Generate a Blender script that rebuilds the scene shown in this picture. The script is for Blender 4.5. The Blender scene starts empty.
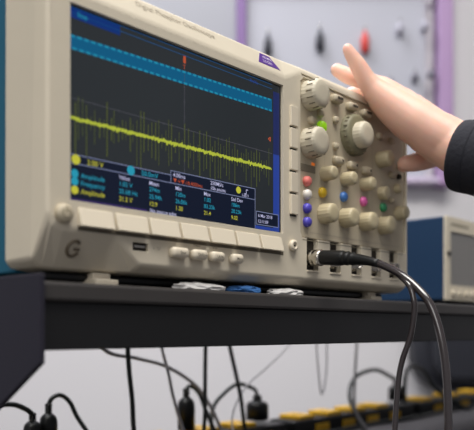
import bpy, bmesh, math, random
from mathutils import Vector, Matrix
random.seed(7)
PI = math.pi
sc = bpy.context.scene
COL = sc.collection
ZO = 975.0          # mm from the floor to the measuring level (lower edge of the oscilloscope screen)
# All lengths below are millimetres: x along the instrument front, y into the bench, z up from the screen's lower edge.

# ------------------------------------------------------------------ materials
def lin(c):
    return tuple(((v/255)/12.92 if v/255 <= .04045 else (((v/255)+.055)/1.055)**2.4) for v in c) + (1,)
def mat(name, rgb, rough=.5, metal=0, noise=0, nscale=40, bump=0, emit=None, estr=1, spec=.5, sss=0, coat=0):
    m = bpy.data.materials.new(name); m.use_nodes = True
    nt = m.node_tree; b = nt.nodes['Principled BSDF']
    b.inputs['Base Color'].default_value = lin(rgb)
    b.inputs['Roughness'].default_value = rough
    b.inputs['Metallic'].default_value = metal
    b.inputs['Specular IOR Level'].default_value = spec
    if coat: b.inputs['Coat Weight'].default_value = coat
    if sss:
        b.inputs['Subsurface Weight'].default_value = sss
        b.inputs['Subsurface Radius'].default_value = (.006, .0022, .0012)
        b.inputs['Subsurface Scale'].default_value = 1
    if noise or bump:
        tc = nt.nodes.new('ShaderNodeTexCoord'); n = nt.nodes.new('ShaderNodeTexNoise')
        n.inputs['Scale'].default_value = nscale; n.inputs['Detail'].default_value = 4
        nt.links.new(tc.outputs['Object'], n.inputs['Vector'])
        if noise:
            mx = nt.nodes.new('ShaderNodeMix'); mx.data_type = 'RGBA'
            c = lin(rgb)
            mx.inputs[6].default_value = tuple(v*(1-noise) for v in c[:3]) + (1,)
            mx.inputs[7].default_value = tuple(min(1, v*(1+noise)) for v in c[:3]) + (1,)
            nt.links.new(n.outputs['Fac'], mx.inputs[0]); nt.links.new(mx.outputs[2], b.inputs['Base Color'])
        if bump:
            bp = nt.nodes.new('ShaderNodeBump'); bp.inputs['Strength'].default_value = bump
            bp.inputs['Distance'].default_value = .001
            nt.links.new(n.outputs['Fac'], bp.inputs['Height']); nt.links.new(bp.outputs['Normal'], b.inputs['Normal'])
    if emit:
        b.inputs['Emission Color'].default_value = lin(emit); b.inputs['Emission Strength'].default_value = estr
    return m
BEZEL = mat('beige_plastic', (213, 203, 183), .5, noise=.03, nscale=60)
PANEL = mat('beige_panel_plastic', (190, 178, 154), .5, noise=.04, nscale=60)
KEYS = mat('pale_key_plastic', (222, 211, 190), .45)
KNOB = mat('cream_knob_plastic', (194, 181, 148), .45)
KNOBG = mat('grey_beige_knob_plastic', (204, 195, 174), .45)
RING = mat('olive_grey_knob_rubber', (128, 123, 98), .55)
TICK = mat('dark_tick_paint', (126, 118, 98), .6)
TEAL = mat('teal_blue_case', (10, 92, 118), .45)
BLUE = mat('deep_blue_case', (16, 52, 86), .5)
DARKGAP = mat('dark_recess_plastic', (40, 36, 30), .7)
BLACK = mat('black_rubber', (16, 17, 18), .4, spec=.4)
BLACKC = mat('black_cable_sheath', (20, 26, 24), .38)
LEADM = mat('dark_grey_lead_sheath', (54, 48, 49), .16, spec=1)
GREYC = mat('grey_cable_sheath', (170, 168, 170), .5)
PALEC = mat('pale_grey_cord', (200, 198, 202), .6)
METAL = mat('nickel_metal', (205, 200, 190), .25, 1)
BRASS = mat('brass_metal', (190, 160, 100), .3, 1)
SHELF = mat('dark_grey_laminate', (60, 57, 56), .45, noise=.1, nscale=30)
BEAM = mat('black_powder_coated_steel', (14, 14, 16), .5, noise=.08, nscale=80)
BRKT = mat('navy_black_coated_steel', (35, 33, 46), .5)
BENCH = mat('dark_grey_bench_laminate', (72, 70, 72), .5, noise=.1, nscale=20)
WHITEP = mat('white_back_panel', (218, 216, 220), .6, noise=.02, nscale=5)
DARKP = mat('dark_navy_panel', (34, 36, 46), .6)
YELLOW = mat('yellow_strip_plastic', (222, 172, 18), .45)
WALL = mat('white_wall_paint', (226, 224, 228), .7, noise=.02, nscale=3)
WALLW = mat('warm_wall_paint', (206, 204, 198), .7, noise=.02, nscale=3)
FLOOR = mat('grey_vinyl_floor', (92, 90, 88), .5, noise=.08, nscale=8)
BOARDL = mat('grey_board', (156, 157, 165), .6, noise=.02, nscale=4)
BOARD = mat('grey_lilac_board', (178, 179, 190), .6, noise=.02, nscale=4)
PURPLE2 = mat('pale_purple_frame_paint', (170, 140, 182), .5)
PURPLE = mat('purple_frame_paint', (120, 88, 146), .5)
LILAC = mat('lilac_rail_paint', (204, 190, 214), .5)
SKIN = mat('skin', (237, 190, 170), .45, noise=.07, nscale=60, sss=.35, bump=.12)
NAIL = mat('fingernail', (244, 202, 190), .3)
CLOTH = mat('black_knit_cloth', (30, 31, 40), .9, noise=.25, nscale=300, bump=.6)
GLASS = mat('screen_backlight', (10, 11, 13), .18, emit=(38, 42, 45), estr=1, spec=.35)
GREYSCR = mat('blank_grey_screen', (128, 126, 124), .35)
PAPER = mat('white_paper', (206, 204, 202), .7)
BLUEC = mat('blue_cloth', (40, 92, 150), .8)
BADGE = mat('purple_badge', (86, 42, 140), .45)
INK = mat('grey_print', (172, 162, 144), .6)
DINK = mat('dark_print', (70, 64, 56), .6)
WINK = mat('white_print', (232, 226, 240), .6)
def glow(name, rgb, s=1): return mat(name, (4, 4, 4), .3, emit=rgb, estr=s, spec=.2)
G_YEL = glow('trace_yellow', (172, 182, 60)); G_YELD = glow('trace_yellow_faint', (80, 88, 40))
G_CYAN = glow('trace_cyan', (28, 134, 166)); G_CYAND = glow('trace_blue', (8, 86, 124))
G_WHITE = glow('readout_white', (188, 188, 222)); G_GRID = glow('graticule_grey', (78, 78, 86))
G_LINE = glow('readout_line', (120, 128, 160)); G_NAVY = glow('readout_navy', (17, 24, 42))
G_BLUE = glow('screen_blue', (38, 62, 142)); G_BLUED = glow('title_blue', (12, 46, 112)); G_ORANGE = glow('trigger_orange', (178, 78, 48))
G_TXY = glow('readout_yellow', (188, 186, 58)); G_TXC = glow('readout_cyan', (38, 146, 172)); G_PURP = glow('readout_violet', (52, 40, 92))
LIME = mat('lime_lit_key', (140, 190, 20), .35, emit=(130, 190, 10), estr=.45)
def key(name, rgb): return mat(name, rgb, .35)
PINKK = key('coral_key', (236, 128, 120)); WHITEK = key('white_key', (236, 230, 222)); VIOLET = key('violet_blue_key', (86, 78, 190))
YELK = key('yellow_key', (214, 178, 40)); BLUK = key('blue_key', (70, 122, 196)); MAGK = key('magenta_key', (220, 100, 170)); GRNK = key('green_key', (50, 142, 96))
ORANGEL = mat('orange_indicator', (220, 120, 40), .4, emit=(220, 110, 30), estr=.4)

# ------------------------------------------------------------------ mesh building (millimetres)
class MB:
    def __init__(self): self.v = []; self.f = []; self.m = []; self.s = []
    def add(self, vs, fs, mi=0, smooth=False):
        o = len(self.v); self.v += [tuple(p) for p in vs]
        for f in fs: self.f.append([i+o for i in f]); self.m.append(mi); self.s.append(smooth)
    def from_bm(self, bm, mi=0, smooth=False):
        bm.verts.index_update(); self.add([v.co[:] for v in bm.verts], [[v.index for v in f.verts] for f in bm.faces], mi, smooth); bm.free()
    def box(self, x0, x1, y0, y1, z0, z1, bev=0, mi=0, seg=2):
        bm = bmesh.new(); bmesh.ops.create_cube(bm, size=1)
        for v in bm.verts: v.co = ((x0+x1)/2+v.co.x*(x1-x0), (y0+y1)/2+v.co.y*(y1-y0), (z0+z1)/2+v.co.z*(z1-z0))
        if bev: bmesh.ops.bevel(bm, geom=bm.edges[:], offset=bev, segments=seg, profile=.5, affect='EDGES')
        self.from_bm(bm, mi, False)
    def prism(self, pts, a0, a1, axis='y', bev=0, mi=0):
        # polygon in the two other axes, extruded along axis
        def P(p, t): return (p[0], t, p[1]) if axis == 'y' else ((t, p[0], p[1]) if axis == 'x' else (p[0], p[1], t))
        bm = bmesh.new(); n = len(pts)
        A = [bm.verts.new(P(p, a0)) for p in pts]; B = [bm.verts.new(P(p, a1)) for p in pts]
        bm.faces.new(A); bm.faces.new(B[::-1])
        for i in range(n): bm.faces.new((A[i], B[i], B[(i+1) % n], A[(i+1) % n]))
        bmesh.ops.recalc_face_normals(bm, faces=bm.faces[:])
        if bev: bmesh.ops.bevel(bm, geom=bm.edges[:], offset=bev, segments=2, profile=.5, affect='EDGES')
        self.from_bm(bm, mi)
    def lathe(self, prof, center, axis=(0, -1, 0), n=32, mi=0, smooth=True, flute=None):
        # prof: (radius, distance along axis); flute=(count, depth, r_min)
        ax = Vector(axis).normalized(); t = Vector((0, 0, 1)) if abs(ax.z) < .9 else Vector((1, 0, 0))
        e1 = ax.cross(t).normalized(); e2 = ax.cross(e1); c = Vector(center)
        vs = []; fs = []
        for r, h in prof:
            for k in range(n):
                a = 2*PI*k/n; rr = r
                if flute and r > flute[2] and (k % max(1, n//flute[0])) == 0: rr = r-flute[1]
                vs.append(c+ax*h+(e1*math.cos(a)+e2*math.sin(a))*rr)
        for i in range(len(prof)-1):
            for k in range(n):
                fs.append([i*n+k, i*n+(k+1) % n, (i+1)*n+(k+1) % n, (i+1)*n+k])
        fs.append([k for k in range(n)][::-1]); fs.append([(len(prof)-1)*n+k for k in range(n)])
        self.add(vs, fs, mi, smooth)
    def tube(self, pts, r, n=10, mi=0, sub=8, smooth=True, caps=True):
        P = [Vector(p[:3]) for p in pts]; R = [(p[3] if len(p) > 3 else r) for p in pts]
        if sub > 1 and len(P) > 2: P, R = catmull(P, R, sub)
        T = [(P[min(i+1, len(P)-1)]-P[max(i-1, 0)]).normalized() for i in range(len(P))]
        ref = Vector((0, 0, 1)) if abs(T[0].z) < .9 else Vector((1, 0, 0))
        e1 = T[0].cross(ref).normalized(); vs = []; fs = []
        for i, p in enumerate(P):
            e1 = (e1-T[i]*e1.dot(T[i])).normalized(); e2 = T[i].cross(e1)
            for k in range(n):
                a = 2*PI*k/n; vs.append(p+(e1*math.cos(a)+e2*math.sin(a))*R[i])
        for i in range(len(P)-1):
            for k in range(n): fs.append([i*n+k, i*n+(k+1) % n, (i+1)*n+(k+1) % n, (i+1)*n+k])
        if caps: fs.append([k for k in range(n)][::-1]); fs.append([(len(P)-1)*n+k for k in range(n)])
        self.add(vs, fs, mi, smooth)
    def ball(self, c, r, mi=0, sc3=(1, 1, 1), u=20, v=12):
        bm = bmesh.new(); bmesh.ops.create_uvsphere(bm, u_segments=u, v_segments=v, radius=1)
        for w in bm.verts: w.co = (c[0]+w.co.x*r*sc3[0], c[1]+w.co.y*r*sc3[1], c[2]+w.co.z*r*sc3[2])
        self.from_bm(bm, mi, True)
    def line(self, pts, y, w, mi=0, th=.12):
        # flat ribbon on the screen face
        for a, b in zip(pts[:-1], pts[1:]):
            d = Vector((b[0]-a[0], b[1]-a[1])); L = d.length or 1; nrm = Vector((-d.y, d.x))/L*w/2; e = d/L*w*.2
            q = [(a[0]-e.x+nrm.x, a[1]-e.y+nrm.y), (b[0]+e.x+nrm.x, b[1]+e.y+nrm.y), (b[0]+e.x-nrm.x, b[1]+e.y-nrm.y), (a[0]-e.x-nrm.x, a[1]-e.y-nrm.y)]
            self.add([(p[0], y, p[1]) for p in q], [[3, 2, 1, 0]], mi)
    def rect(self, x0, x1, z0, z1, y, mi=0):
        self.add([(x0, y, z0), (x1, y, z0), (x1, y, z1), (x0, y, z1)], [[0, 1, 2, 3]], mi)
    def text(self, body, x, z, y, size, mi=0, align='LEFT', sx=1, xf=None):
        cu = bpy.data.curves.new('t', 'FONT'); cu.body = body; cu.size = size; cu.align_x = align; cu.offset = size*.004
        o = bpy.data.objects.new('t', cu); COL.objects.link(o)
        me = bpy.data.meshes.new_from_object(o.evaluated_get(bpy.context.evaluated_depsgraph_get()))
        f = xf or (lambda px, pz: (x+px*sx, y, z+pz))
        self.add([f(v.co.x, v.co.y) for v in me.vertices], [list(p.vertices) for p in me.polygons], mi)
        bpy.data.objects.remove(o); bpy.data.curves.remove(cu); bpy.data.meshes.remove(me)
    def build(self, name, mats, parent=None, base=None):
        if parent is not None and parent.name == 'screen': self.v = [(p[0]*1.0155-.8, p[1], p[2]) for p in self.v]
        # base: origin in mm; a child takes its root's base
        if base is None: base = parent['_b'] if parent is not None else (0, 0, 0)
        base = tuple(base)
        me = bpy.data.meshes.new(name)
        me.from_pydata([((p[0]-base[0])/1000, (p[1]-base[1])/1000, (p[2]-base[2])/1000) for p in self.v], [], self.f)
        for m in (mats if isinstance(mats, (list, tuple)) else [mats]): me.materials.append(m)
        for i, p in enumerate(me.polygons): p.material_index = self.m[i]; p.use_smooth = self.s[i]
        me.update()
        o = bpy.data.objects.new(name, me); COL.objects.link(o); o['_b'] = base
        if parent is not None: o.parent = parent
        else: o.location = (base[0]/1000, base[1]/1000, (base[2]+ZO)/1000)
        return o
def catmull(P, R, sub):
    Q = []; S = []
    for i in range(len(P)-1):
        p0 = P[max(i-1, 0)]; p1 = P[i]; p2 = P[i+1]; p3 = P[min(i+2, len(P)-1)]
        for k in range(sub):
            t = k/sub
            Q.append(.5*((2*p1)+(p2-p0)*t+(2*p0-5*p1+4*p2-p3)*t*t+(3*p1-p0-3*p2+p3)*t**3)); S.append(R[i]+(R[i+1]-R[i])*t)
    Q.append(P[-1]); S.append(R[-1])
    return Q, S
def tag(o, label=None, cat=None, group=None, kind=None):
    if label: o['label'] = label
    if cat: o['category'] = cat
    if group: o['group'] = group
    if kind: o['kind'] = kind
    return o
def thing(name, base, label, cat, group=None):
    o = bpy.data.objects.new(name, None); COL.objects.link(o)
    o.location = (base[0]/1000, base[1]/1000, (base[2]+ZO)/1000); o['_b'] = tuple(base); o.empty_display_size = .02
    return tag(o, label, cat, group)
def dup(o, dx, dy, dz, parent=None):
    # a copy of an object with its parts and their sub-parts
    c = o.copy(); COL.objects.link(c); c.parent = parent if parent is not None else o.parent
    if parent is None: c.location = o.location+Vector((dx, dy, dz))/1000
    for ch in [x for x in bpy.data.objects if x.parent == o]: dup(ch, 0, 0, 0, c)
    return c
def bevel_mod(o, w, ang=25, seg=2):
    b = o.modifiers.new('bevel', 'BEVEL'); b.width = w/1000; b.segments = seg; b.limit_method = 'ANGLE'; b.angle_limit = math.radians(ang)
    b.harden_normals = False
def cut(o, mb):
    # cut the closed shapes of mb out of o for good
    c = mb.build('cutter', BEZEL, None, o['_b']); c.location = o.matrix_world.translation if o.parent is None else o.parent.location
    bm = bmesh.new(); bm.from_mesh(c.data); bmesh.ops.recalc_face_normals(bm, faces=bm.faces[:]); bm.to_mesh(c.data); bm.free()
    md = o.modifiers.new('cut', 'BOOLEAN'); md.operation = 'DIFFERENCE'; md.object = c; md.solver = 'EXACT'
    bpy.context.view_layer.update(); dg = bpy.context.evaluated_depsgraph_get()
    me = bpy.data.meshes.new_from_object(o.evaluated_get(dg)); o.modifiers.clear(); o.data = me
    bpy.data.objects.remove(c)

# ------------------------------------------------------------------ room
YAW = 0.81823; S_, C_ = math.sin(YAW), math.cos(YAW); CX, CY = -244.0, -363.9
def room(r, f): return (CX+f*S_+r*C_, CY+f*C_-r*S_)     # the room's walls stand turned against the bench
def rotbox(mb, r0, r1, f0, f1, z0, z1, bev=0, mi=0):
    t = MB(); t.box(r0, r1, f0, f1, z0, z1, bev)
    mb.add([(*room(p[0], p[1]), p[2]) for p in t.v], t.f, mi)
m = MB(); m.box(-3500, 5000, -3500, 5000, -1015, -975); tag(m.build('floor', FLOOR), kind='structure')
m = MB(); rotbox(m, -2600, 2600, 2010, 2110, -975, 1900); tag(m.build('wall_back', WALL), kind='structure')

# ------------------------------------------------------------------ display board on the wall
bb = (*room(-100, 1990), 328)
T = thing('display_board', bb, 'large lilac-grey display board with purple posts on the wall behind the instruments', 'board')
for n_, (a, b) in (('l', (-1300, 0)), ('r', (12, 520))):
    m = MB(); rotbox(m, a, b, 1965, 2008, 338, 1300); m.build('panel', BOARDL if n_ == 'l' else BOARD, T)
def post(r, w, pm=None):
    m = MB(); rotbox(m, r-w/2, r+w/2, 1940, 2008, 320, 1320, 3); m.build('frame_post', pm or PURPLE, T)
post(12, 27); post(572, 38, PURPLE2); post(-1310, 30)
m = MB(); rotbox(m, -1310, 590, 1945, 2008, 325, 340, 3); m.build('bottom_rail', LILAC, T)
m = MB(); rotbox(m, 18, 560, 1955, 1966, 850, 862, 2); m.build('top_ledge', BOARD, T)
def hang(r, z, h, w, material, label, name='hand_tool', hm=None):
    base = (*room(r, 1950), z)
    t = thing(name, base, label, 'tool', 'small tools hung on the board')
    m = MB(); c = (base[0], base[1])
    m.lathe([(w*.3, -h*.5), (w*.5, -h*.4), (w*.5, h*.15), (w*.28, h*.3), (w*.2, h*.5)], (c[0], c[1], z), (0, 0, 1), 16); m.build('handle', material, t)
    m = MB(); m.lathe([(w*.09, h*.45), (w*.09, h*.75)], (c[0], c[1], z), (0, 0, 1), 10); m.build('tip', METAL, t)
    m = MB(); m.tube([(*room(r, 1966), z+h*.6), (*room(r, 1948), z+h*.6), (*room(r, 1944), z+h*.66)], 2, 8); m.build('hook', METAL, t)
DKT = mat('dark_handle', (44, 46, 56), .5); RDT = mat('red_handle', (200, 64, 58), .5); GRT = mat('grey_handle', (122, 120, 132), .6); PLT = mat('pale_handle', (166, 165, 178), .6)
def px(x): return (x-237)/711.4*1950
def pz(y): return -78.3+(330-y)/711.4*1950
hang(px(320), pz(40), 58, 24, DKT, 'black-handled tool hung on the grey board left of the red one')
hang(px(365), pz(42), 60, 24, RDT, 'red-handled tool hung on the grey board above the fingertips')
hang(px(268), pz(45), 60, 22, DKT, 'dark tool hung low on the board just right of the left purple post')
hang(px(415), pz(76), 26, 20, GRT, 'left of two small grey tools low on the board above the wrist')
hang(px(431), pz(74), 26, 22, GRT, 'right of two small grey tools low on the board above the wrist')
hang(px(400), pz(28), 34, 20, PLT, 'pale grey tool high on the board, left of its twin')
hang(px(425), pz(25), 34, 20, PLT, 'pale grey tool high on the board near the right purple post')
hang(px(391), pz(83), 24, 20, GRT, 'small grey tool on the board peeking over the back of the hand')

# ------------------------------------------------------------------ bench, back panel, shelf
W0, W1 = -700, 1180
T = thing('workbench', ((W0+W1)/2, 100, -975), 'dark grey workbench top under the raised instrument shelf', 'bench')
m = MB(); m.box(W0, W1, -300, 310, -255, -225, 3); m.build('bench_top', BENCH, T)
for x in (W0+40, W1-40):
    for y in (-260, 270):
        m = MB(); m.box(x-25, x+25, y-25, y+25, -975, -255, 2); m.build('leg', BEAM, T)
m = MB()
T = thing('instrument_shelf', (500, 150, -225), 'black raised shelf with deep front beam carrying the oscilloscope', 'shelf')
m.box(-27, 1150, -12, 200, -62, -50.5, 2); m.build('shelf_board', SHELF, T)
m = MB(); m.box(-27, 1150, -9, 8, -90, -62, 1); m.build('front_beam', BEAM, T)
for x in (-31, 1150):
    m = MB(); m.prism([(-14, -46.5), (200, -46.5), (200, -224.9), (120, -224.9), (120, -178), (-14, -97)], x, x+4, 'x', .8); m.build('end_bracket', BRKT, T)

# ------------------------------------------------------------------ oscilloscope
SB = (190, 60, -50.3)
OS = thing('oscilloscope', SB, 'large beige bench oscilloscope with a lit waveform screen, on the black shelf', 'oscilloscope')
m = MB(); m.prism([(-17, -43), (394, -43), (394, 138), (388, 140), (-14, 140), (-17, 137)], 38, 147, 'y', 1.5); m.build('rear_case', TEAL, OS)
m = MB()
A = [(-17, 126), (202, 126), (223, 136), (389, 135), (396, 129), (396, -30), (391, -36), (51, -36), (32, -18), (-6, -18), (-13, -15.5), (-17, -9)]
B = [(-19, 143, 8), (202, 143, 8), (224, 141.5, 4), (391, 141, 4), (398, 134, 4), (398, -34, 5), (393, -41, 8), (51, -41, 8), (32, -41, 15), (-4, -41.5, 15), (-13, -41, 15), (-20, -36, 12)]
Cc = [(-21, 143, 42), (202, 143, 42), (224, 142, 42), (392, 141, 42), (399, 135, 42), (399, -36, 42), (394, -42, 42), (51, -42, 42), (32, -42, 42), (-9, -42, 42), (-17, -41, 42), (-21.5, -36.5, 42)]
n = len(A)
m.add([(p[0], 0, p[1]) for p in A]+[(p[0], p[2], p[1]) for p in B]+[(p[0], p[2], p[1]) for p in Cc],
      [list(range(n))]+[[n*r+i, n*r+(i+1) % n, n*(r+1)+(i+1) % n, n*(r+1)+i][::-1] for r in (0, 1) for i in range(n)]+[[2*n+i for i in range(n)][::-1]])
bz = m.build('front_bezel', BEZEL, OS)
bm = bmesh.new(); bm.from_mesh(bz.data); bmesh.ops.recalc_face_normals(bm, faces=bm.faces[:])
bmesh.ops.bevel(bm, geom=[e for e in bm.edges if len(e.link_faces) == 2 and e.calc_face_angle(0) > .3 and e.verts[0].co.y < .03], offset=.0022, segments=4, profile=.5, affect='EDGES', clamp_overlap=True)
bm.to_mesh(bz.data); bm.free()
SLOTS = [238, 271, 304, 337, 369]
c = MB()
c.prism([(-1.2, -.3), (199, -.3), (199, 118.4), (-1.2, 118.4)], -2, 3.2)
cut(bz, c)
c = MB(); c.prism([(224, -1.5), (391, -1.5), (391, 128), (388, 131), (226, 132), (221.5, 128), (221.5, 3)], -5, 2); cut(bz, c)
c = MB()
for x in SLOTS: c.box(x-8, x+8, -3, 5.6, -28, -.8)
cut(bz, c)
c = MB(); c.box(46, 59, -3, 8, -26.6, -21.2); c.box(223, 239, -3, 6, 133, 134.6); cut(bz, c)
bevel_mod(bz, .7, 30, 2)
m = MB(); m.box(-6, 380, 20, 145, -47.5, -42.2, 1.5); m.build('underside_shade', BLACK, OS)  # black slab added to keep the gap below the case in shade
m = MB()   # the control panel plate behind the knobs
m.prism([(222.5, -.5), (390, -.5), (390, 127), (387.5, 130), (226.5, 131), (222.5, 127.5)], 1.2, 2.0, 'y', .25); m.build('control_panel', PANEL, OS)
m = MB(); m.line([(224, -3.2), (386, -3.2)], -.15, .6); m.build('panel_print_line', TICK, OS)
# screen and what it shows
m = MB(); m.box(-1.1, 198.9, 2.7, 3.1, -.2, 118.3); SCR = m.build('screen', GLASS, OS)
Y = 2.6
m = MB(); m.add([(a, Y, b) for a, b in ((-.1, -.1), (.5, .5), (.5, 117.2), (-.1, 118.2), (195.4, 117.2), (196.6, 118.2), (195.4, .5), (196.6, -.1))], [[0, 1, 2, 3], [3, 2, 4, 5], [5, 4, 6, 7]]); m.build('screen_border', BLACK, SCR)
m = MB(); m.add([(a, Y, b) for a, b in ((187.5, 3), (166, 3), (166, .4), (195, .4), (195, 62), (187.5, 62))], [[5, 4, 3, 0], [0, 3, 2, 1]]); m.build('edge_strip', G_BLUE, SCR)  # solid blue along the screen's right edge and lower corner
m = MB(); m.rect(187.5, 195, 62, 112, Y); m.build('edge_strip', glow('screen_indigo', (30, 40, 88)), SCR)  # darker indigo strip above the blue one
m = MB(); m.rect(.5, 38, 110.5, 117.2, Y); m.build('title_bar', G_BLUED, SCR)
m = MB()
m.line([(1, 62), (186, 62)], Y, .35); m.line([(93, 29), (93, 112)], Y, .35)
for k in range(1, 10):
    if k != 5:
        m.line([(k*18.6, 61.2), (k*18.6, 62.8)], Y, .3)
for k in range(1, 8): m.line([(92.2, 30+k*10.2), (93.8, 30+k*10.2)], Y, .3)
m.line([(0, 113.5), (186, 113.5)], Y, .5, 1); m.line([(0, 117), (186, 117)], Y, .5, 1)
m.build('graticule', [G_GRID, mat('bar_blue', (4, 4, 4), .3, emit=(22, 72, 118), estr=1)], SCR)
m = MB()
m.add([(.5, Y, 91.4), (186, Y, 95.4), (186, Y, 105.2), (.5, Y, 100.2)], [[0, 1, 2, 3]], 0)
for k in range(37):
    x = k*5.0+1
    m.rect(x, x+3.2, 98.8+k*.135, 100.2+k*.135, Y-.05, 1)
    m.rect(x+1.4, x+4.6, 91.4+k*.108, 92.8+k*.108, Y-.05, 1)
m.build('square_wave_trace', [G_CYAND, G_CYAN], SCR)
m = MB(); pts = []
for k in range(380):
    pts.append((k*185/379, 50+random.gauss(0, .75)))
for k in range(62):
    x = 1+k*2.98+random.uniform(-.7, .7)
    up, dn = (random.uniform(3, 8), random.uniform(3, 9))
    if random.random() < .62: up, dn = random.uniform(8, 16), random.uniform(9, 22)
    m.line([(x, 50-dn), (x, 50+up)], Y-.04, random.choice((.4, .55, .7)), 1); m.line([(x-.9, 50+random.uniform(-.5, .5)), (x+.9, 50+random.uniform(-.5, .5))], Y-.07, 1.9, 0)
m.line(pts, Y-.06, 1.0, 0); m.build('noise_trace', [G_YEL, G_YELD], SCR)
m = MB()
m.rect(.5, 166, .4, 22.6, Y-.07, 0); m.rect(.5, 166, 22.6, 28, Y-.07, 0)
m.rect(.5, 60, .4, 1.6, Y-.08, 5)
m.line([(0, 28), (80, 28)], Y-.1, .5, 1); m.line([(0, 22.6), (166, 22.6)], Y-.1, .5, 1)
m.line([(80.5, 22.6), (80.5, 31), (166, 31), (166, 22.6)], Y-.1, .5, 1); m.rect(80.8, 165.6, 22.9, 30.8, Y-.08, 0)
m.line([(166, .5), (166, 22.6)], Y-.1, .5, 1)
def disc(x, z, r, mi):
    m.add([(x+r*math.cos(a*PI/8), Y-.12, z+r*math.sin(a*PI/8)) for a in range(16)], [list(range(16))], mi)
def tx(s, x, z, mi, size=4.4, al='LEFT'): m.text(s, x, z, Y-.13, size, mi, al)
disc(5, 25.2, 3.1, 3); disc(46.5, 25.4, 3.1, 4); disc(147.5, 27.4, 2.6, 3)
disc(4.2, 16.6, 2.6, 4); disc(4.2, 11.8, 2.6, 4); disc(4.2, 6.6, 2.6, 3)
tx('2.00 V', 13, 23.4, 3, 4.6); tx('50.0mV', 55, 23.7, 4, 4.6)
tx('4.00ms', 82.5, 27.2, 2, 3.9); tx('\u25bc\u2192\u25bc-18.4000ms', 82.5, 23.5, 6, 3.6)
tx('250MS/s', 118, 27.2, 2, 3.9); tx('10k points', 118, 23.5, 2, 3.7)
m.line([(154, 25.6), (156, 25.6), (156, 28.8), (158, 28.8)], Y-.13, .5, 2); tx('1.60 V', 151, 23.3, 2, 3)
for x, s in ((37, 'Value'), (61.5, 'Mean'), (84.5, 'Min'), (111.5, 'Max'), (139.5, 'Std Dev')): tx(s, x, 18.4, 2, 3.9)
tx('Amplitude', 8.5, 14.6, 4, 4.2); tx('Frequency', 8.5, 9.9, 4, 4.2); tx('Amplitude', 8.5, 4.9, 3, 4.2)
for row, z, mi in ((('1.02 V', '274m', '120m', '1.02', '186m'), 14.2, 4), (('25.68 Hz', '25.94k', '26.06k', '83.33k', '20.23k'), 9.4, 4), (('21.2 V', '12.9', '1.20', '21.4', '9.02'), 4.6, 3)):
    for x, s in zip((37, 61.5, 84.5, 111.5, 139.5), row): tx(s, x, z, mi, 4.1)
tx('No source edge', 62, .3, 2, 3.6)
RO = m.build('measurement_readout', [G_NAVY, G_LINE, G_WHITE, G_TXY, G_TXC, G_PURP, G_ORANGE, G_BLUE], SCR)
m = MB(); tx('Stop', 6, 112.3, 4, 4); m.build('status_readout', [G_NAVY, G_LINE, G_WHITE, G_TXY, G_TXC, G_PURP, G_ORANGE, G_BLUE], SCR)
m = MB(); tx('PreVu', 160, 112.6, 7, 3.6); m.build('status_readout', [G_NAVY, G_LINE, G_WHITE, G_TXY, G_TXC, G_PURP, G_ORANGE, G_BLUE], SCR)
m = MB(); m.rect(91.8, 94.2, 108, 113, Y-.12, 6); tx('T', 91.6, 104, 6, 4); m.build('trigger_marker', [G_NAVY, G_LINE, G_WHITE, G_TXY, G_TXC, G_PURP, G_ORANGE, G_BLUE], SCR)
m = MB(); m.line([(181.5, 73), (184, 74.5), (184, 71.5), (181.5, 73)], Y-.1, .8, 6); m.build('trigger_level_arrow', [G_NAVY, G_LINE, G_WHITE, G_TXY, G_TXC, G_PURP, G_ORANGE, G_BLUE], SCR)
m = MB(); m.line([(167.5, 4), (167.5, 14), (193.5, 14), (193.5, 4), (167.5, 4)], Y-.1, .5, 1); m.rect(167.8, 193.2, 4.3, 13.7, Y-.09, 0)
tx('6 Mar 2018', 169.5, 9.8, 2, 3.6); tx('12:11:09', 169, 5.4, 2, 3.6); m.build('date_readout', [G_NAVY, G_LINE, G_WHITE], SCR)
# printed badge and name line on the sloping top of the bezel
def slope(v): return 8*(v-126)/17-.25
def onslope(x0, v0):
    k = 17/math.hypot(17, 8)
    return lambda px_, pz_: (x0+px_, slope(v0+pz_*k), v0+pz_*k)
m = MB(); q = [(177.6, 140.2), (189, 140.2), (198, 130.6), (171.5, 130.6)]
m.add([(x, slope(v), v) for x, v in q]+[(x, slope(v)+.3, v-.05) for x, v in q], [[3, 2, 1, 0], [4, 5, 6, 7], [0, 1, 5, 4], [1, 2, 6, 5], [2, 3, 7, 6], [3, 0, 4, 7]], 0)
f0 = onslope(178.6, 136.4); f1 = onslope(178.0, 132.6)
m.text('100 MHz', 0, 0, 0, 3.1, 1, xf=lambda a, b: (f0(a, b)[0], f0(a, b)[1]-.12, f0(a, b)[2]))
m.text('2.5 GS/s', 0, 0, 0, 3.3, 1, xf=lambda a, b: (f1(a, b)[0], f1(a, b)[1]-.12, f1(a, b)[2]))
tag(m.build('badge', [BADGE, WINK], OS), 'small purple badge with white lettering')
m = MB(); f2 = onslope(52, 135.2); m.text('Digital Phosphor Oscilloscope', 0, 0, 0, 6.0, 0, xf=f2); 
m.build('front_print', INK, OS)
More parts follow.
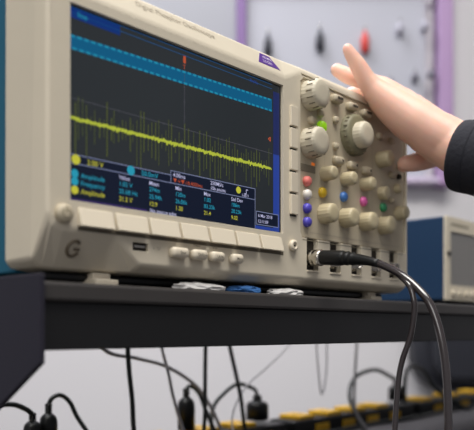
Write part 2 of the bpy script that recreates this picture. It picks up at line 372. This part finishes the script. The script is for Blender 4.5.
# keys below and beside the screen
def softkey(x0, x1, z0, z1, name):
    b = MB(); t, lo = -1.2, -4.6
    vs = [(x0, 1, z0), (x1, 1, z0), (x1, 1, z1), (x0, 1, z1), (x0, lo, z0), (x1, lo, z0), (x1, t, z1), (x0, t, z1)]
    bm = bmesh.new(); V = [bm.verts.new(v) for v in vs]
    for f in ((0, 1, 2, 3), (7, 6, 5, 4), (4, 5, 1, 0), (5, 6, 2, 1), (6, 7, 3, 2), (7, 4, 0, 3)): bm.faces.new([V[i] for i in f])
    bmesh.ops.recalc_face_normals(bm, faces=bm.faces[:]); bmesh.ops.bevel(bm, geom=bm.edges[:], offset=.5, segments=2, profile=.5, affect='EDGES')
    b.from_bm(bm); return b.build(name, KEYS, OS)
for i in range(7): softkey(4.0+27.7*i, 29.2+27.7*i, -15.6, -4.4, 'menu_key')
m = MB(); m.box(4, 199, -.3, .5, -18.0, -15.4, .2); m.build('key_shade_strip', mat('painted_key_shade', (96, 88, 74), .6), OS)  # darker strip stands in for the shadow under the menu keys
for i in range(5):
    z1 = 104.2-18.0*i
    m = MB(); m.box(207, 216, -2.2, 1, z1-16.2, z1, .5); m.build('side_key', KEYS, OS)
    m = MB(); m.box(207.4, 215, -.4, .6, z1-17.7, z1-16.4, .1); m.build('key_gap', DARKGAP, OS)
for x, w, s in ((84, 15, 'Save'), (102.5, 14, 'Default'), (120.5, 13, 'Utility'), (141, 11.5, 'Menu')):
    m = MB(); m.box(x-w/2, x+w/2, -6, 1, -29, -21.9, 2.6, 0, 4); k = m.build('oval_key', KEYS, OS)
    for p in k.data.polygons: p.use_smooth = True
    m = MB(); m.text(s, x+.8, -26.6, -6.06, 2.9, 0, 'CENTER'); m.build('key_print', DINK, k)
m = MB(); m.text('Default', 103, -19.4, -.1, 2.2, 0, 'CENTER'); m.text('Setup', 121, -19.4, -.1, 2.2, 0, 'CENTER'); m.build('panel_print', DINK, OS)
def dome(name, x, z, r, h, material, label=None, y=2.0, par=None):
    if y > 0: x += 4; z -= .2
    m = MB(); m.lathe([(r, 0), (r, h*.45), (r*.93, h*.7), (r*.7, h*.92), (r*.3, h), (.01, h)], (x, y, z), n=28)
    return tag(m.build(name, material, par or OS), label)
pb = dome('power_key', -6.5, -9.2, 5.8, 4.5, PANEL, y=0)
m = MB(); m.tube([(-6.5+2.6*math.cos(a), -4.2, -9.2+2.6*math.sin(a)) for a in [PI*.5+.6+k*(2*PI-1.2)/14 for k in range(15)]], .35, 6, sub=1); m.box(-6.8, -6.2, -4.7, -4.1, -8.8, -5.6); m.build('power_symbol', TICK, pb)
m = MB()  # ring-shaped earth mark moulded in the sloping chin
def chin(a, b): return (a+3.2, 15*(-18-b+1)/23-.35, b-1)
m.tube([chin(2+4.4*math.cos(a), -27.5+4.4*math.sin(a)) for a in [PI*.25+k*(PI*1.6)/18 for k in range(19)]], 1.05, 8, sub=1)
m.tube([chin(2.4, -27.8), chin(6.2, -27.8)], 1.0, 8, sub=1); m.build('embossed_ring', mat('brown_grey_emboss', (106, 94, 76), .5), OS)
m = MB(); m.box(46.4, 58.6, 2, 7, -26.2, -21.6, .2, 0); m.box(48, 57, 1.0, 2.2, -24.4, -23.0, .1, 1); tag(m.build('usb_port', [DARKGAP, METAL], OS), 'dark rectangular socket')
m = MB(); m.rect(63, 64, -24.6, -23.6, -.1); m.text('\u03a8', 66, -25.6, -.1, 4, 0); m.build('port_mark', INK, OS)
m = MB(); m.lathe([(4.6, 0), (4.6, 2.6), (3.4, 3.4), (2.2, 3.4), (2.0, 1.6), (.01, 1.6)], (210.5, 0, -9.5), n=24); tag(m.build('ground_terminal', KEYS, OS), 'round pale terminal')
m = MB(); m.box(208.3, 212.7, -1.9, -1.4, -9.9, -9.1); m.build('terminal_slot', DARKGAP, OS)
# knobs
def knob(name, x, z, r, h, nfl=18, material=KNOB, y0=2.0, ticks=0):
    x += 5; z += .2
    m = MB(); m.lathe([(r*1.02, 0), (r*1.02, h*.12), (r, h*.2), (r*.97, h*.8), (r*.9, h*.94), (r*.78, h), (r*.4, h+.2), (.01, h+.2)], (x, y0, z), n=72, flute=(nfl, r*.035, r*.88))
    k = m.build(name, material, OS)
    if ticks:
        m = MB()
        for i in range(ticks):
            a = 2*PI*i/ticks
            ca, sa = math.cos(a), math.sin(a)
            p = [(x+ca*r*1.0, y0-h*.45, z+sa*r*1.0), (x+ca*r*.985, y0-h*.82, z+sa*r*.985)]
            m.tube(p, .42, 6, sub=1)
        m.build('tick_marks', TICK, k)
    return k
knob('multipurpose_knob', 230, 118.5, 12.4, 15, 24, KNOBG, 2, 14)
knob('multipurpose_knob', 229, 78.4, 12.4, 15, 24, KNOBG, 2, 14)
knob('pan_ring', 293.5, 98, 18.6, 9, 36, RING, 2, 24)
knob('zoom_dial', 293.5, 96.5, 12, 18, 24, KNOBG, 2)
for x in (249.5, 281, 312.5, 344): knob('scale_knob', x, 21.5, 8.6, 13, 18)
for x in (251, 281, 312): knob('position_knob', x, 56, 6.2, 12.5, 16)
knob('trigger_level_knob', 340, 84, 7.6, 14, 16); knob('position_knob', 343, 52, 6.4, 8, 16); knob('scale_knob', 374, 37, 6.8, 11, 16); knob('horizontal_knob', 371, 61, 4.5, 6, 14)
dome('select_key', 226.3, 46.3, 4.3, 5.5, PINKK, 'round coral key'); dome('select_key', 226.3, 35.3, 4.3, 5.5, WHITEK, 'round white key')
dome('select_key', 226.3, 23.6, 4.3, 5.5, VIOLET, 'round violet-blue key'); dome('select_key', 226.3, 12.2, 4.3, 5.5, VIOLET, 'round violet-blue key')
dome('channel_key', 248, 40, 4.5, 5, YELK, 'round yellow key'); dome('channel_key', 279.8, 40.6, 4.5, 5, BLUK, 'round blue key')
dome('channel_key', 311.7, 40.6, 4.5, 5, MAGK, 'round magenta key'); dome('channel_key', 346, 39.5, 4.5, 5, GRNK, 'round green key')
def oval(x, z, w, hh, dpt, material=PANEL, label=None, name='function_key'):
    x += 3.5; z += .2
    m = MB(); m.box(x-w/2, x+w/2, 2-dpt, 3, z-hh/2, z+hh/2, min(w, hh)*.38, 0, 4); k = m.build(name, material, OS)
    for p in k.data.polygons: p.use_smooth = True
    return tag(k, label)
oval(232.5, 98, 7, 6.5, 6); oval(246.5, 95.5, 9.5, 9.5, 6.5, LIME, 'lit lime-green key'); oval(245.5, 107, 7, 7, 5)
for x, z in ((268, 124), (291, 122.5), (314, 121.5)):
    k = oval(x, z, 13, 7, 7); m = MB(); m.box(x-.1, x+7.7, -5.3, -4.9, z-.8, z+1.4); m.build('key_print', DINK, k)
oval(268, 106, 6.5, 6.5, 4.5); oval(268, 83, 6.5, 6.5, 4.5)
for x, z in ((271, 70.5), (293, 70), (316, 69)):
    k = oval(x, z, 13.5, 7.5, 6)
    m = MB(); m.box(x+5.1, x+7.1, -4.3, -3.9, z-.6, z+1.2); m.build('key_print', DINK, k)
oval(362, 73, 8, 6, 5); oval(362, 48, 6, 6, 5); oval(376, 83, 7, 6, 5); oval(376, 73, 6, 5, 4, DARKGAP, 'dark key')
oval(340, 106, 8, 6, 5); oval(362, 106, 8, 6, 5); oval(362, 118, 8, 6, 5)
m = MB(); m.box(238, 242, .6, 2.2, 61, 63.4, .3); tag(m.build('indicator_lamp', ORANGEL, OS), 'small orange indicator')
m = MB(); m.box(223, 243, .8, 2.2, 54.5, 60.5, .3); m.build('legend_strip', mat('grey_legend_strip', (132, 122, 104), .6), OS)
m = MB(); m.line([(256.5, 8), (256.5, 128)], 1.0, .5); m.line([(332, 8), (332, 128)], 1.0, .5); m.line([(236, 4), (384, 4)], 1.0, .5)
m.line([(238, 34), (256, 34)], 1.0, .4); m.build('panel_print', INK, OS)
for i, x in enumerate(SLOTS):
    m = MB(); m.box(x-7.6, x+7.6, 4.8, 5.8, -27.9, -.9); m.build('socket_recess', mat('socket_recess_%d' % i, (44, 38, 30), .7), OS)
    m = MB(); m.lathe([(6.4, 0), (6.4, 2.5), (4.8, 2.6), (4.8, 9), (3.8, 9), (3.8, 3), (.01, 3)], (x, 5, -18), n=24)
    s = m.build('signal_socket', METAL, OS)
    m = MB(); m.lathe([(1.2, 3), (1.2, 8), (.01, 8.2)], (x, 5, -18), n=12); m.build('centre_pin', BRASS, s)
    m = MB(); m.tube([(x-6.2, -1.5, -18), (x+6.2, -1.5, -18)], .9, 8); m.build('lock_pin', BRASS, s)
    m = MB(); m.box(x-8, x+8, -.8, 1, -29.6, -28.0, .4); m.build('socket_lip', KEYS, OS)
for x in (32, 352):
    m = MB(); m.box(x-9, x+9, 8, 24, -50.4, -45.6, 1.2); m.box(x-7, x+7, 14, 24, -46.5, -41.5, .8); m.build('foot', KEYS, OS)
    m = MB(); m.box(x-12, x+12, 120, 140, -50.4, -41.5, 1.5); m.build('foot', KEYS, OS)

# ------------------------------------------------------------------ test lead plugged into the first socket
T = thing('test_lead', (238, -2, -17.5), 'dark coaxial lead plugged into the first oscilloscope socket, its two wires hanging over the shelf', 'cable')
m = MB(); m.lathe([(7.1, -3), (7.1, 2), (6.6, 2.6), (7.2, 3.4), (7.2, 9), (6.4, 10.5), (5, 10.5), (.01, 10.5)], (238, 0, -17.5), (0, -1, -.05), 28, flute=(14, .3, 6.9)); m.build('plug_collar', METAL, T)
m = MB()
pl = [(238, -9, -17.9, 6.0), (238, -13, -18.1, 6.2), (237.8, -30, -19.6, 6.2), (237.6, -33, -20, 5.4), (237.5, -36, -20.3, 5.9), (237.4, -38.5, -20.7, 5.0), (237.3, -41, -21, 5.5), (237.1, -44, -21.5, 4.6), (236.5, -56, -23.8, 3.7), (236, -66, -26.6, 3.1)]
m.tube(pl, 5, 20, sub=2); m.build('plug_boot', BLACK, T)
m = MB(); m.tube([(236.4, -58, -24.3), (236, -68, -27.4), (235, -86, -36.4), (234.5, -101, -48.4), (234, -111, -60.6), (234, -118.7, -81.8), (234, -123.4, -110.7), (234, -125, -153.8), (233, -124, -190), (228, -118, -215), (210, -108, -221.8), (170, -100, -221.8)], 3.0, 14, sub=10); m.build('lead_wire', LEADM, T)
m = MB(); m.tube([(235.2, -84, -36.5), (233, -94, -45), (232.5, -98, -56), (233, -98, -66), (233, -95, -83), (231, -89, -102), (230, -86, -121), (229, -84, -155), (229, -83, -190), (238, -80, -216), (262, -76, -222.6), (300, -80, -222.6)], 2.2, 12, sub=10); m.build('lead_wire', LEADM, T)

# ------------------------------------------------------------------ bench instrument farther along the shelf
IB = (766, 150, -50.3)
T = thing('bench_instrument', IB, 'smaller blue-cased instrument with a blank grey screen, right of the oscilloscope', 'instrument')
m = MB(); m.prism([(645.5, -37.5), (894, -37.5), (894, 75.5), (645.5, 75.5)], 87.8, 215, 'y', 2); m.build('rear_case', BLUE, T)
m = MB(); m.prism([(645, -38), (896, -38), (896, 76), (645, 76)], 84, 88, 'y', 1); fb = m.build('front_bezel', BEZEL, T)
c = MB(); c.box(658, 795, 80, 86.5, -17, 56); cut(fb, c)
m = MB(); m.box(658.3, 794.7, 85.5, 86.4, -16.7, 55.7); m.build('screen', GREYSCR, T)
for k in range(7):
    m = MB(); m.box(660+k*19.5, 672+k*19.5, 81, 86, -31, -24, 1.2); m.build('menu_key', KEYS, T)
m = MB(); m.box(660, 712, 83.8, 84.2, 64, 67, 0); m.build('printed_stripe', TICK, T)
m = MB(); m.lathe([(3.5, 0), (3.5, 2), (.01, 2)], (651.5, 84, 25), n=16); m.build('power_key', DARKGAP, T)
for k, (x, z) in enumerate(((815, 48), (860, 48), (815, 8), (860, 8))):
    m = MB(); m.lathe([(9, 0), (8.6, 12), (7, 13), (.01, 13)], (x, 84, z), n=28); m.build('knob', KNOB, T)
for x in (665, 867):
    for y in (110, 180):
        m = MB(); m.box(x-10, x+10, y-10, y+10, -50.4, -33.5, 1); m.build('foot', BLACK, T)

# ------------------------------------------------------------------ odds and ends lying on the shelf under the oscilloscope
def crumple(name, x, y, lx, ly, h, material, label, cat, seed):
    random.seed(seed); bm = bmesh.new(); bmesh.ops.create_icosphere(bm, subdivisions=3, radius=1)
    for v in bm.verts:
        k = 1+random.uniform(-.14, .14); z = v.co.z*k
        v.co = (x+v.co.x*lx*k, y+v.co.y*ly*k, -50.4+max(0, (z+.55))*h/1.6)
    mm = MB(); mm.from_bm(bm); return tag(mm.build(name, material, None, (x, y, -50.4)), label, cat)
crumple('crumpled_paper', 112, 6, 26, 8, 6.5, PAPER, 'crumpled white paper under the oscilloscope, left of the blue cloth', 'paper', 3)
crumple('blue_cloth', 160, 7, 18, 8, 6.5, BLUEC, 'folded blue cloth lying on the shelf under the oscilloscope', 'cloth', 5)
crumple('crumpled_paper', 210, 7, 22, 8, 6.5, PAPER, 'crumpled white paper under the oscilloscope, right of the blue cloth', 'paper', 9)

# ------------------------------------------------------------------ power strips, plugs and cables below the shelf
def strip(x0, x1, label, pitch=66):
    t = thing('power_strip', ((x0+x1)/2, 262, -225), label, 'power strip', 'power strips along the back of the bench')
    m = MB(); m.box(x0, x1, 240, 288, -225, -203, 4); m.build('housing', BLACK, t)
    x = x0+36; k = 0
    while x < x1-26:
        m = MB(); m.box(x-17, x+17, 245, 283, -204, -197.5, 1.5); so = m.build('socket', YELLOW, t)
        m = MB()
        for dx in (-6, 6): m.lathe([(2.6, 0), (2.6, .6), (.01, .6)], (x+dx, 264, -197.8), (0, 0, 1), 12)
        m.build('socket_hole', BLACK, so)
        m = MB(); m.box(x+12, x+44, 238.6, 241, -222, -211, .8); m.build('front_label', YELLOW, t); x += pitch; k += 1
strip(60, 500, 'left black power strip with yellow sockets holding the four left plugs')
strip(515, 840, 'middle black power strip with yellow sockets, behind the hanging test lead wires')
strip(862, 1140, 'rightmost black power strip with yellow sockets, in front of the dark navy bag', 104)
def plug(x, y, zt, zb, w, label, name='power_plug'):
    t = thing(name, (x, y, zb), label, 'plug', 'black plugs standing in the power strips')
    m = MB(); m.lathe([(w, 0), (w, (zt-zb)*.55), (w*.9, (zt-zb)*.68), (w*.66, (zt-zb)*.74), (w*.42, (zt-zb)*.78)], (x, y, zb), (0, 0, 1), 20); m.build('plug_body', BLACK, t)
    m = MB()
    for k in range(4): m.lathe([(w*.42, (zt-zb)*(.76+k*.06)), (w*.42, (zt-zb)*(.79+k*.06)), (w*.33, (zt-zb)*(.80+k*.06)), (w*.33, (zt-zb)*(.82+k*.06))], (x, y, zb), (0, 0, 1), 16)
    m.build('strain_relief', BLACK, t)
def cable(pts, r, material, label, group=None):
    m = MB(); m.tube(pts, r, 10, sub=8); return tag(m.build('cable', material, None, pts[-1][:3]), label, 'cable', group)
plug(131, 264, -160, -197.5, 9, 'black plug at the far left of the power strips under the shelf end bracket')
plug(149, 264, -152, -197.5, 9, 'black plug just right of the leftmost plug, cable looping over to the right')
plug(337.5, 264, -148, -197.5, 10.5, 'upright black plug standing apart between the two hanging cables')
plug(466, 264, -165, -197.5, 15, 'wide black plug right of the hanging cables, its cord looping left')
plug(821, 264, -165, -197.5, 13, 'black plug behind the thin hanging test lead wire')
HG = 'black cables hanging below the shelf'
cable([(214, 158, -47.7), (214, 190, -47.3), (214, 204, -47.2), (214, 218, -55), (216, 222, -89), (218, 222, -120), (222, 222, -151), (224, 221, -185), (232, 218, -214), (262, 200, -222.3)], 2.6, BLACKC, 'black cable hanging straight down nearest the left end bracket')
cable([(329, 158, -47.7), (329, 190, -47.3), (329, 204, -47.2), (329, 218, -55), (329, 222, -94), (328, 222, -142), (328, 222, -170), (325, 221, -195), (318, 217, -217), (285, 205, -222.4)], 2.4, BLACKC, 'black cable hanging straight beside the upright black plug')
cable([(358, 158, -47.7), (358, 190, -47.3), (358, 204, -47.2), (358, 218, -55), (368, 222, -93), (380, 222, -132), (389, 222, -163), (396, 221, -200), (410, 216, -219), (440, 200, -222.4)], 2.5, BLACKC, 'black cable slanting down behind the arched cord of the wide plug')
cable([(466, 264, -168), (461, 263, -158), (445, 262, -152), (426, 262, -148), (402, 260, -156), (374, 255, -174), (358, 240, -205), (350, 215, -222.4)], 2.6, BLACKC, 'black cord arching left from the wide black plug')
cable([(337.5, 264, -150), (341, 263, -146), (347, 261, -148), (352, 255, -157), (355, 250, -172), (357, 232, -202), (366, 215, -222.4)], 2.5, BLACKC, 'short black cord bending down from the upright black plug')
cable([(131, 264, -162), (123, 262, -156), (108, 262, -150), (87, 262, -151), (60, 262, -163), (20, 250, -205), (0, 240, -222.4)], 2.6, BLACKC, 'black cord leading out to the left from the leftmost plug')
cable([(149, 264, -154), (152, 262, -147), (161, 261, -144.5), (170, 258, -152), (175, 250, -169), (184, 228, -197), (195, 215, -222.4)], 2.4, BLACKC, 'black cord looping over to the right from the second plug')
cable([(821, 264, -168), (818, 262, -163), (805, 262, -158), (752, 262, -143), (694, 262, -153), (662, 250, -181), (650, 225, -210), (640, 210, -222.4)], 3.2, BLACKC, 'black cord arching behind the thin hanging test lead wire')
cable([(640, 160, -48.2), (640, 190, -47.6), (640, 204, -47.4), (641, 217, -56), (640, 222, -91), (634, 222, -150), (630, 218, -195), (640, 205, -222.6)], 2.2, GREYC, 'dark grey cable hanging left of the thin test lead wire')
cable([(846, 262, -224), (850, 264, -165), (879, 270, -143), (929, 270, -152), (955, 262, -185), (985, 225, -218), (1000, 215, -222.2)], 4, BLACKC, 'thick black cord arching in front of the dark navy bag')
cable([(130, 160, -48), (140, 190, -47.6), (147, 204, -47.6), (158, 217, -60), (187, 222, -98), (235, 232, -108), (283, 238, -119), (330, 242, -142), (350, 236, -168), (362, 226, -200), (380, 212, -222.8)], 2.2, GREYC, 'grey cable slanting down to the right behind the upright plug')
cable([(232, 160, -48.6), (240, 190, -48.2), (247, 204, -48.2), (254, 217, -60), (262, 222, -95), (272, 222, -125), (282, 226, -150), (300, 232, -185), (306, 218, -222.9)], 1.8, PALEC, 'thin pale cord crossing the grey slanting cable')
cable([(520, 160, -48.8), (520, 190, -48.4), (519, 204, -48.2), (513, 217, -60), (480, 222, -98), (440, 224, -125), (400, 226, -150), (375, 224, -185), (368, 205, -223)], 1.1, PALEC, 'thin pale cord slanting down to the left below the shelf')
cable([(520, 165, -48.8), (530, 190, -48.4), (533, 204, -48.2), (537, 217, -60), (541, 222, -98), (546, 222, -140), (552, 222, -166), (558, 222, -160), (564, 222, -132), (565, 222, -98), (566, 217, -58), (566, 204, -48.2), (566, 190, -48.4), (566, 160, -48.8)], 1.1, PALEC, 'thin pale cord hanging in a narrow loop below the shelf')
cable([(470, 232, -222), (560, 222, -221.6), (680, 230, -221.8), (800, 220, -221.8), (930, 228, -221.8), (1140, 224, -221.8)], 3.2, BLACKC, 'long black cable lying on the bench along the power strips')

# ------------------------------------------------------------------ bag on the wall behind the bench
cx, cy = room(640, 1900)
T = thing('hanging_bag', (cx, cy, -40), 'dark navy bag hanging on the far wall, seen below the shelf at the right', 'bag')
def rrect(w_, h_, rr, z0):
    P = []
    for sx, sz, a0 in ((1, 1, 0), (-1, 1, 90), (-1, -1, 180), (1, -1, 270)):
        for k in range(7):
            a = math.radians(a0+15*k); P.append((sx*(w_/2-rr)+rr*math.cos(a), z0+h_/2+sz*(h_/2-rr)+rr*math.sin(a)))
    return P
def bagpart(name, tm, material):
    mm = MB(); mm.add([(*room(640+p[0], 1900+p[1]), p[2]) for p in tm.v], tm.f); return mm.build(name, material, T)
t = MB(); t.prism(rrect(330, 400, 100, -245), 0, 104, 'y', 22); bagpart('body', t, DARKP)
t = MB(); t.prism(rrect(250, 170, 60, -215), -34, 4, 'y', 14); bagpart('pocket', t, DARKP)
t = MB(); t.tube([(-40, 60, 150), (-30, 70, 190), (0, 74, 205), (30, 70, 190), (40, 60, 150)], 7, 10); bagpart('handle_loop', t, BLACK)
t = MB(); t.tube([(0, 109, 212), (0, 74, 198), (0, 62, 206)], 5, 8); bagpart('hook', t, METAL)

# ------------------------------------------------------------------ person: left arm reaching in from the right
PB = (352, -62, 90)
T = thing('person', PB, 'person in a black sleeve reaching in from the right, hand on the oscilloscope', 'person')
def chain(m, pts):
    m.tube(pts, 1, 20, sub=6)
    for p in (pts[0], pts[-1]): m.ball(p[:3], p[3]*.999, u=20, v=12)
m = MB()
chain(m, [(372, -222, 32, 33), (361, -141, 57, 28), (356, -96, 72, 24), (353, -78, 80, 22.5), (352, -64, 90, 21.5), (344, -50, 102, 21)])
chain(m, [(357, -84, 78, 22), (352, -56, 98, 21)])
chain(m, [(350, -66, 91, 20), (337, -40, 111, 20), (326, -23, 127, 16.5), (317, -13, 139, 12)])
chain(m, [(354, -62, 93, 20), (345, -36, 118, 18), (338, -19, 136, 14), (333, -9, 147, 11)])
chain(m, [(358, -58, 95, 19), (352, -36, 118, 16.5), (355, -18, 139, 12)])
chain(m, [(362, -54, 96, 18), (364, -36, 116, 15), (376, -18, 138, 12)])
chain(m, [(317, -13, 139, 11.5), (309, -7, 150, 8.8), (302, -3, 161.5, 7.8), (297.5, -.5, 168, 6.6), (293, 2, 175.2, 5.2)])        # little finger
chain(m, [(333, -9, 147, 10.5), (324, 4, 155, 8.4), (317, 14, 159, 7.8), (312, 20, 162.5, 7.2), (308, 25, 166, 6.0)])             # ring finger
chain(m, [(355, -18, 139, 11.5), (352, 5, 153, 9.2), (350, 24, 154.5, 8.8), (347, 40, 153, 8), (344, 52, 150.5, 7.4)])               # middle finger
chain(m, [(376, -18, 138, 11.5), (371, 6, 153, 9.2), (365, 28, 154, 8.6), (359, 44, 152, 8), (354, 55, 150, 7.2)])             # index finger
chain(m, [(362, -56, 94, 16), (373, -44, 89, 12.5), (375, -34, 85.5, 10.5), (368, -25, 82, 9.2), (360, -17.5, 80, 7.8)])              # thumb
arm = m.build('arm', SKIN, T)
rm = arm.modifiers.new('r', 'REMESH'); rm.mode = 'VOXEL'; rm.voxel_size = .0014
sm = arm.modifiers.new('s', 'SMOOTH'); sm.factor = .5; sm.iterations = 14
bpy.context.view_layer.update()
me = bpy.data.meshes.new_from_object(arm.evaluated_get(bpy.context.evaluated_depsgraph_get())); arm.modifiers.clear(); arm.data = me
for p in me.polygons: p.use_smooth = True
def nail(tip, prev, up, r):
    a = Vector(tip); d = (a-Vector(prev)).normalized(); u = Vector(up); u = (u-d*u.dot(d)).normalized(); w = d.cross(u)
    bm = bmesh.new(); bmesh.ops.create_uvsphere(bm, u_segments=16, v_segments=10, radius=1)
    c = a+u*(r*.82)-d*(r*.1)
    for v in bm.verts: v.co = c+d*(v.co.x*r*.85)+w*(v.co.y*r*.66)+u*(v.co.z*r*.2)
    mm = MB(); mm.from_bm(bm, 0, True); mm.build('fingernail', NAIL, T)
nail((293, 2, 175.2), (297.5, -.5, 168), (.5, .2, .7), 5.2); nail((308, 25, 166), (312, 20, 162.5), (.4, .2, .8), 6)
nail((344, 52, 150.5), (347, 40, 153), (-.3, .5, .8), 7.4); nail((354, 55, 150), (359, 44, 152), (-.3, .5, .8), 7.2)
nail((360, -17.5, 80), (368, -25, 82.5), (.5, .7, -.4), 7.8)
m = MB()
ax = Vector((.13, -.95, -.29)).normalized(); c0 = Vector((352, -75, 77))
def along(t, rr): p = c0+ax*t; return (p.x, p.y, p.z, rr)
sl = [along(1.5, 26), along(.3, 28.2), along(1.5, 30), along(12, 31), along(34, 33), along(75, 37), along(150, 44), along(225, 50), along(255, 53)]
m.tube(sl+[(425, -345, 40, 56), (520, -375, 160, 62), (640, -420, 360, 72)], 30, 32, sub=5); slv = m.build('sleeve', CLOTH, T)
m = MB(); m.tube([along(.8, 29.8), along(2.2, 30.9), along(8, 31.7), along(16, 31.8)], 33, 32, sub=4); m.build('cuff', CLOTH, slv)

# ------------------------------------------------------------------ light
def area(name, loc, target, sx, sy, power, col=(1, 1, 1)):
    l = bpy.data.lights.new(name, 'AREA'); l.shape = 'RECTANGLE'; l.size = sx; l.size_y = sy; l.energy = power; l.color = col
    o = bpy.data.objects.new(name, l); COL.objects.link(o); o.location = loc
    o.rotation_euler = (Vector(target)-Vector(loc)).to_track_quat('-Z', 'Y').to_euler(); return o
area('ceiling_lamp', (-.3, -.55, 2.75), (-.1, -.1, .9), 1.8, .7, 54, (1, .97, .92))
area('ceiling_lamp', (.9, .95, 2.75), (.9, .75, 0), 2.6, .7, 58, (.97, .97, 1))
area('front_fill', (-2.6, -1.2, 2.1), (0, 0, 1.0), 1.4, 1.2, 20, (1, .98, .94))  # added fill from the front left, no window is there
w = bpy.data.worlds.new('room_light'); sc.world = w; w.use_nodes = True
bg = w.node_tree.nodes['Background']; bg.inputs[0].default_value = (.93, .93, 1, 1); bg.inputs[1].default_value = .22

# ------------------------------------------------------------------ camera
cd = bpy.data.cameras.new('camera'); cam = bpy.data.objects.new('camera', cd); COL.objects.link(cam); sc.camera = cam
cd.sensor_width = 36; cd.sensor_fit = 'HORIZONTAL'; cd.lens = 711.4/474*36
cd.shift_y = (330-215)/474
cam.location = (CX/1000, CY/1000, (ZO-78.3)/1000)
cam.rotation_euler = (PI/2, 0, -YAW)
cd.clip_start = .01
cd.dof.use_dof = True; cd.dof.focus_distance = .56; cd.dof.aperture_fstop = 6.3
sc.view_settings.view_transform = 'Standard'; sc.view_settings.look = 'None'; sc.view_settings.gamma = 1; sc.view_settings.exposure = 0
sc.view_settings.use_curve_mapping = False
for o in list(bpy.data.objects):
    if '_b' in o: del o['_b']
